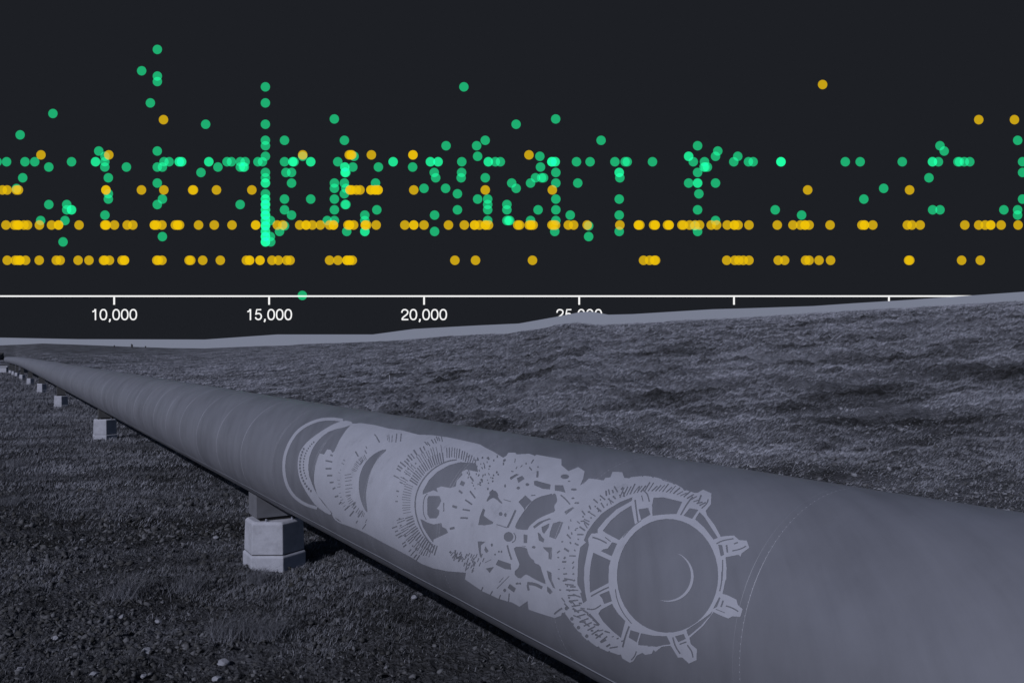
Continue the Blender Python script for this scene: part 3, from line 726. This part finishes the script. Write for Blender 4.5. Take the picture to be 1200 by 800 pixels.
def support(s, zbase, label, ztop=None, hgt=.50):
    p = axis(np.array([s]))[0]
    t = empty('pipe_support', (p[0], p[1], zbase), 0)
    tag(t, label, 'pipe support', 'concrete pipe supports in a row under the pipeline')
    under = p[2]-RP-zbase
    ht = hgt
    lo = from_bm('lower_block', hexprism([(.316, -.16), (.320, .168), (.306, .186)]), M_CON, t); lo.rotation_euler.z = HEXR
    up = from_bm('upper_block', hexprism([(.306, .194), (.297, ht-.022), (.272, ht)]), M_CON, t); up.rotation_euler.z = HEXR
    co = from_bm('joint_strip', hexprism([(.297, .186), (.297, .198)], .001), M_BLACK, t); co.rotation_euler.z = HEXR
    pd = from_bm('sliding_pad', boxbm(.28, .36, ht+.001, ht+.035, .004), M_BLACK, t); pd.rotation_euler.z = pipe_az
    # saddle with a cradle cut to the pipe's round
    W2 = .217 if s < 20 else .16; n = 12; bm = bmesh.new(); prof = [(-W2, ht+.037), (W2, ht+.037)]
    for i in range(n+1):
        x = W2-2*W2*i/n; prof.append((x, under+RP-math.sqrt((RP+.004)**2-x*x)))
    fr = [bm.verts.new((-.16, x, z)) for x, z in prof]; bk = [bm.verts.new((.16, x, z)) for x, z in prof]
    m_ = len(prof)
    for i in range(m_): bm.faces.new((fr[i], fr[(i+1) % m_], bk[(i+1) % m_], bk[i]))
    bm.faces.new(fr[::-1]); bm.faces.new(bk); bmesh.ops.recalc_face_normals(bm, faces=bm.faces)
    sa = from_bm('saddle', bm, M_STEEL if s < 20 else M_SHADEST, t); sa.rotation_euler.z = pipe_az
    if s < 40:
        for sx, sy in ((-.185, -.13), (-.185, .13), (.185, -.13), (.185, .13)):
            bm = bmesh.new(); bmesh.ops.create_cone(bm, cap_ends=True, segments=6, radius1=.012, radius2=.010, depth=.03)
            for v_ in bm.verts: v_.co += Vector((sx, sy, ht+.012))
            bo = from_bm('bolt', bm, M_BOLT, t); bo.rotation_euler.z = pipe_az
    return t
def s_for_px(px):
    q = np.linspace(2, 176, 20000); p = axis(q); x = 600+F*p[:, 0]/p[:, 1]
    return float(q[np.argmin(abs(x-px))])
SUPS = [(321.5, 665, 'nearest concrete pipe support, a large two-tier hexagonal block beside the start of the mural'),
        (123, 516.5, 'second nearest concrete pipe support, pale hexagonal block left of the painted part'),
        (71.5, 479, 'third concrete pipe support from the camera, small pale block under the pipe'),
        (49, 460, 'fourth concrete pipe support from the camera along the pipe'),
        (35.5, 448.5, 'fifth concrete pipe support from the camera along the pipe'),
        (26, 441.5, 'sixth concrete pipe support from the camera, far down the pipe'),
        (20, 437.5, 'seventh concrete pipe support from the camera, far down the pipe'),
        (16, 434.5, 'eighth concrete pipe support from the camera, near the far bend'),
        (12.5, 432.5, 'farthest concrete pipe support visible just before the pipe bends')]
for i, (px, py, lb) in enumerate(SUPS):
    s = s_for_px(px); p = axis(np.array([s]))[0]
    zb = gz(p[0], p[1]+.0)
    zt = CZ+(400-py)/F*p[1]
    if i < 4: zb = min(zt, zb+.05) if i else zt
    support(s, zb, lb, hgt=.515 if i == 0 else .58)

# ------------------------------------------------------------------ things at the far left end of the pipe
def rock(name, x, y, z, sx, sy, sz, mat, seed, rz=0., sub=3):
    bm = bmesh.new(); bmesh.ops.create_icosphere(bm, subdivisions=sub, radius=1)
    rs = np.random.RandomState(seed); pl = rs.randn(9, 3); pl /= np.linalg.norm(pl, axis=1)[:, None]; dd = rs.uniform(.55, .85, 9)
    for v_ in bm.verts:
        p = np.array(v_.co)
        for n_, k_ in zip(pl, dd):
            q = p@n_
            if q > k_: p = p-n_*(q-k_)
        p = p*(1+.05*rs.randn()*.5)
        v_.co = Vector((p[0]*sx, p[1]*sy, p[2]*sz))
    o = from_bm(name, bm, mat); o.location = (x, y, z); o.rotation_euler.z = rz
    return o
ex = axis(np.array([176.]))[0]
o = rock('pipe_end_shade', (-3-600)/F*150, 150, CZ+(400-417)/F*150, 1.35, 2.0, .95, M_MOUNDSHADE, 5)  # dark lump added for the shadowed support at the pipe's far end
tag(o, 'black lump standing in for the shadowed pipe-end support at the left edge', 'shade shape')
t = empty('concrete_slab', ((3-600)/F*150, 150, CZ+(400-430.5)/F*150)); tag(t, 'pale flat concrete slab on the ground near the far pipe end', 'slab')
from_bm('slab_top', boxbm(2.2, .9, .06, .26, .02), M_CON, t); from_bm('slab_foot', boxbm(1.6, .6, -.9, .06, .02), M_CON, t)
o = from_bm('marker_stake', boxbm(.03, .03, -.1, .36, .004), M_CON); x, y, z = hit(456.5, 447); o.location = (x, y, z)
tag(o, 'thin white marker stake standing in the hillside grass behind the pipe', 'stake')
for i, (px, py, h_, lb) in enumerate(((155, 405.8, .95, 'dark forked stump on the far skyline, the tallest of the posts'), (170.5, 406.4, .45, 'short dark post on the far skyline right of the forked stump'), (134, 405.4, .4, 'lowest dark post on the far skyline left of the forked stump'))):
    D = 330.; X = (px-600)/F*D; zz = CZ+(400-py)/F*D
    bm = boxbm(.4, .4, -1.5, h_*.8, .08)
    if i == 0:
        b2 = boxbm(.3, .3, -1.0, h_, .06, cx=-.32); me = bpy.data.meshes.new('x'); b2.to_mesh(me); b2.free(); bm.from_mesh(me)
    o = from_bm('skyline_post', bm, M_WOOD); o.location = (X, D, zz); tag(o, lb, 'post')

# ------------------------------------------------------------------ loose stones (singled out)
ST = [(172, 764, 8, 'flat pale stone lying in the gravel at the lower left'), (262, 778, 9, 'largest pale stone at the bottom, right of the flat pale one'),
      (143, 723, 5.5, 'rounded stone left of the dry grass in the lower left gravel'), (185, 729, 5, 'small angular stone just above the flat pale stone'),
      (169, 793, 5, 'pale stone at the bottom edge below the flat pale one'), (254, 796, 6, 'dark stone half buried at the bottom edge under the largest stone'),
      (337, 703, 4.5, 'bright little stone on the ground below the nearest support'), (253, 630, 4, 'bright angular stone left of the nearest concrete support'),
      (97, 634, 4, 'pale pebble in open ground far left of the nearest support'), (25, 784, 6, 'pale stone in the bottom left corner'),
      (485, 700, 5, 'whitish stone on the bare ground below the middle of the pipe'), (453, 717, 4, 'small stone left of the whitish one under the pipe'),
      (869, 531, 5, 'white stone on the rubble bank just behind the pipe'), (111, 791, 7, 'broad flat brownish stone at the bottom left'),
      (65, 748, 5, 'lone grey stone on dark gravel near the left edge')]
for i, (px, py, w, lb) in enumerate(ST):
    x, y, z = hit(px, py); k = w/F*y
    o = rock('stone', x, y, z+k*.12, k, k*.8, k*.55, M_ROCK, 20+i, rz=i*1.3, sub=3); tag(o, lb, 'stone', 'stones lying on the gravel')
x, y, z = hit(250, 601); k = 13/F*y
o = rock('earth_mound', x, y, z-.02, k, k, k*.32, M_MOUNDSHADE, 77, sub=3); tag(o, 'low dark mound on the ground left of the nearest support', 'mound')

# ------------------------------------------------------------------ grass
def blades(X, Y, Z, n, spread, length, width, lean, rs, wind=(.35, .1)):
    m = len(X)*n
    bx = np.repeat(X, n)+rs.randn(m)*np.repeat(spread, n); by = np.repeat(Y, n)+rs.randn(m)*np.repeat(spread, n)
    L = np.repeat(length, n)*rs.uniform(.5, 1.15, m); w = np.repeat(width, n)*rs.uniform(.7, 1.3, m)
    a = rs.rand(m)*2*np.pi; ln = np.repeat(lean, n)*rs.uniform(.3, 1.3, m)
    ox = np.cos(a)*ln+wind[0]; oy = np.sin(a)*ln+wind[1]
    h, _ = ground_h(bx, by); bz = h+CZ
    f_ = rs.rand(m)*np.pi; wx = np.cos(f_)*w/2; wy = np.sin(f_)*w/2
    p0 = np.stack([bx-wx, by-wy, bz-.01], 1); p1 = np.stack([bx+wx, by+wy, bz-.01], 1)
    mx = bx+ox*L*.35; my = by+oy*L*.35; mz = bz+L*.6
    p2 = np.stack([mx+wx*.7, my+wy*.7, mz], 1); p3 = np.stack([mx-wx*.7, my-wy*.7, mz], 1)
    p4 = np.stack([bx+ox*L, by+oy*L, bz+L*.85], 1)
    V = np.stack([p0, p1, p2, p3, p4], 1).reshape(-1, 3); i = np.arange(m)*5
    T_ = np.concatenate([np.stack([i, i+1, i+2], 1), np.stack([i, i+2, i+3], 1), np.stack([i+3, i+2, i+4], 1)])
    return V, T_
rs = np.random.RandomState(11)
# hill: points spread evenly over the view of the hill
n = 68000
px = rs.uniform(-30, 1260, n*2); z = np.exp(rs.uniform(math.log(5), math.log(240), n*2)); x = (px-600)/F*z
_, w = ground_h(x, z, False)
dens = smooth(.06, .13, w+.06*fbm(x*.5, z*.5, 3)-.04*smooth(900, 300, px))*np.clip(.25+1.5*(fbm(x*.35+3, z*.22, 4)+.28), .03, 1)
ok = (w > .012) & (w < 1) & (rs.rand(n*2) < dens*np.clip((z/12), .4, 1)); x = x[ok]; z = z[ok]
V, T_ = blades(x, z, None, 8, .022*np.maximum(z, 6)**.72*.6, np.clip(.025+.0023*z, 0, .24), np.clip(.0004*z, .002, .04), np.full(len(x), .9), rs, wind=(1.9, .3))
o = mesh_np('hill_grass', V, T_, M_GR); tag(o, 'short windblown grass covering the hillside behind the pipe', 'grass', kind='stuff')
# plain left of the pipe: sparse short dry grass
n = 30000
px = rs.uniform(-60, 700, n*3); z = np.exp(rs.uniform(math.log(4.5), math.log(150), n*3)); x = (px-600)/F*z
_, w = ground_h(x, z, False)
den = np.clip((fbm(x*.55+9, z*.45, 3)+.10+.15*smooth(250, 420, px))*2.2, .04, 1)*smooth(3, 9, z)+.55*smooth(9, 20, z)
ok = (w < .02) & (rs.rand(n*3) < den*.75); x = x[ok]; z = z[ok]
V, T_ = blades(x, z, None, 7, .02*z**.75*.6, np.clip(.02+.0030*z, 0, .25), np.clip(.0005*z, .0022, .05), np.full(len(x), 1.0), rs, wind=(.7, .2))
o = mesh_np('dry_grass', V, T_, M_DRY); tag(o, 'sparse dry grass scattered over the stony ground left of the pipe', 'grass', kind='stuff')
# individual tufts
TU = [(146, 700, 1.25, 'tall wispy dry grass tuft in the lower left, above the flat stone'), (222, 690, .9, 'short dry grass tuft between the lower left stones and the nearest support'),
      (268, 745, 1.15, 'broad dry grass tuft near the bottom, above the largest pale stone'), (312, 748, .95, 'thin grass tuft right of the broad one near the bottom'),
      (300, 684, .8, 'low grass tuft directly in front of the nearest concrete support'), (425, 690, .7, 'small grass tuft on the bare ground right of the nearest support'),
      (20, 545, 1.0, 'dark bushy grass tuft at the left edge, level with the near support'), (12, 590, .8, 'dark grass tuft at the left edge below the bushy one')]
TU += [(652, 489, 1.0, 'dark grass tuft on the hillside just above the middle of the pipe'), (818, 512, 1.0, 'dark grass tuft on the hillside above the wheel of the mural'),
       (548, 468, .9, 'dark grass tuft on the hillside above the gear part of the mural'), (968, 527, .8, 'dark plant on the stony bank above the right part of the pipe')]
for i, (px_, py_, k, lb) in enumerate(TU):
    x, y, z = hit(px_, py_)
    V, T_ = blades(np.array([x]), np.array([y]), None, 480, np.array([.075*k*max(1, y/9)]), np.array([.20*k]), np.array([.0019]), np.array([1.3]), rs, wind=(.25, 0))
    V = V-np.array([x, y, z]); o = mesh_np('grass_tuft', V, T_, M_DRY); o.location = (x, y, z)
    
    if i >= 8: o.data.materials.clear(); o.data.materials.append(M_DGR)
    tag(o, lb, 'grass tuft', 'grass tufts on the hillside' if i >= 8 else 'dry grass tufts left of the pipe')

# ------------------------------------------------------------------ gravel
bm = bmesh.new(); bmesh.ops.create_icosphere(bm, subdivisions=1, radius=1)
SV0 = np.array([v_.co[:] for v_ in bm.verts]); SF0 = np.array([[v_.index for v_ in f_.verts] for f_ in bm.faces]); bm.free()
def gravel(n, z0, z1, x0, x1, smin, smax, seed, cond):
    rs = np.random.RandomState(seed)
    px = rs.uniform(x0, x1, n); z = np.exp(rs.uniform(math.log(z0), math.log(z1), n)); x = (px-600)/F*z
    h, w = ground_h(x, z); ok = cond(x, z, w, rs.rand(n)); x, z, h = x[ok], z[ok], h[ok]; n = len(x)
    s = smin*(smax/smin)**(rs.rand(n)**2.6)*np.clip(z/7, .8, 1.6)
    P = SV0[None]*(1+.48*np.clip(rs.randn(n, len(SV0), 1), -1.5, 1.5)*.8)
    P = P*np.stack([rs.uniform(.7, 1.3, n), rs.uniform(.7, 1.3, n), rs.uniform(.55, 1.0, n)], 1)[:, None]*s[:, None, None]
    a = rs.rand(n)*6.28; ca, sa_ = np.cos(a)[:, None], np.sin(a)[:, None]
    tl = rs.randn(n, 1)*.35
    X = P[..., 0]*ca-P[..., 1]*sa_; Yc = P[..., 0]*sa_+P[..., 1]*ca; Zc = P[..., 2]+X*tl
    V = np.stack([X+x[:, None], Yc+z[:, None], Zc+(h+CZ+s*.15)[:, None]], -1).reshape(-1, 3)
    Fc = (SF0[None]+(np.arange(n)*len(SV0))[:, None, None]).reshape(-1, 3)
    return V, Fc
V, Fc = gravel(80000, 4.2, 26, -80, 900, .0045, .028, 5, lambda x, z, w, r: (w < .03) & (r < (.2+1.0*np.clip(fbm(x*.7, z*.7, 3)+.45, 0, 1))*(1-.88*smooth(7, 15, z+3*fbm(x*.4, z*.4, 2)))*(1-.65*smooth(230, 420, 600+F*x/z))))
o = mesh_np('gravel', V, Fc, M_PEB); tag(o, 'loose dark gravel and small stones strewn left of the pipe', 'gravel', kind='stuff')
V, Fc = gravel(60000, 3.0, 26, 380, 1300, .005, .021, 6, lambda x, z, w, r: (w > .002) & (w < .25) & (r < .9*(1-smooth(.08, .2, w))))
o = mesh_np('rubble', V, Fc, M_RUB); tag(o, 'rough rubble of stones on the bank just behind the pipe', 'rubble', kind='stuff')
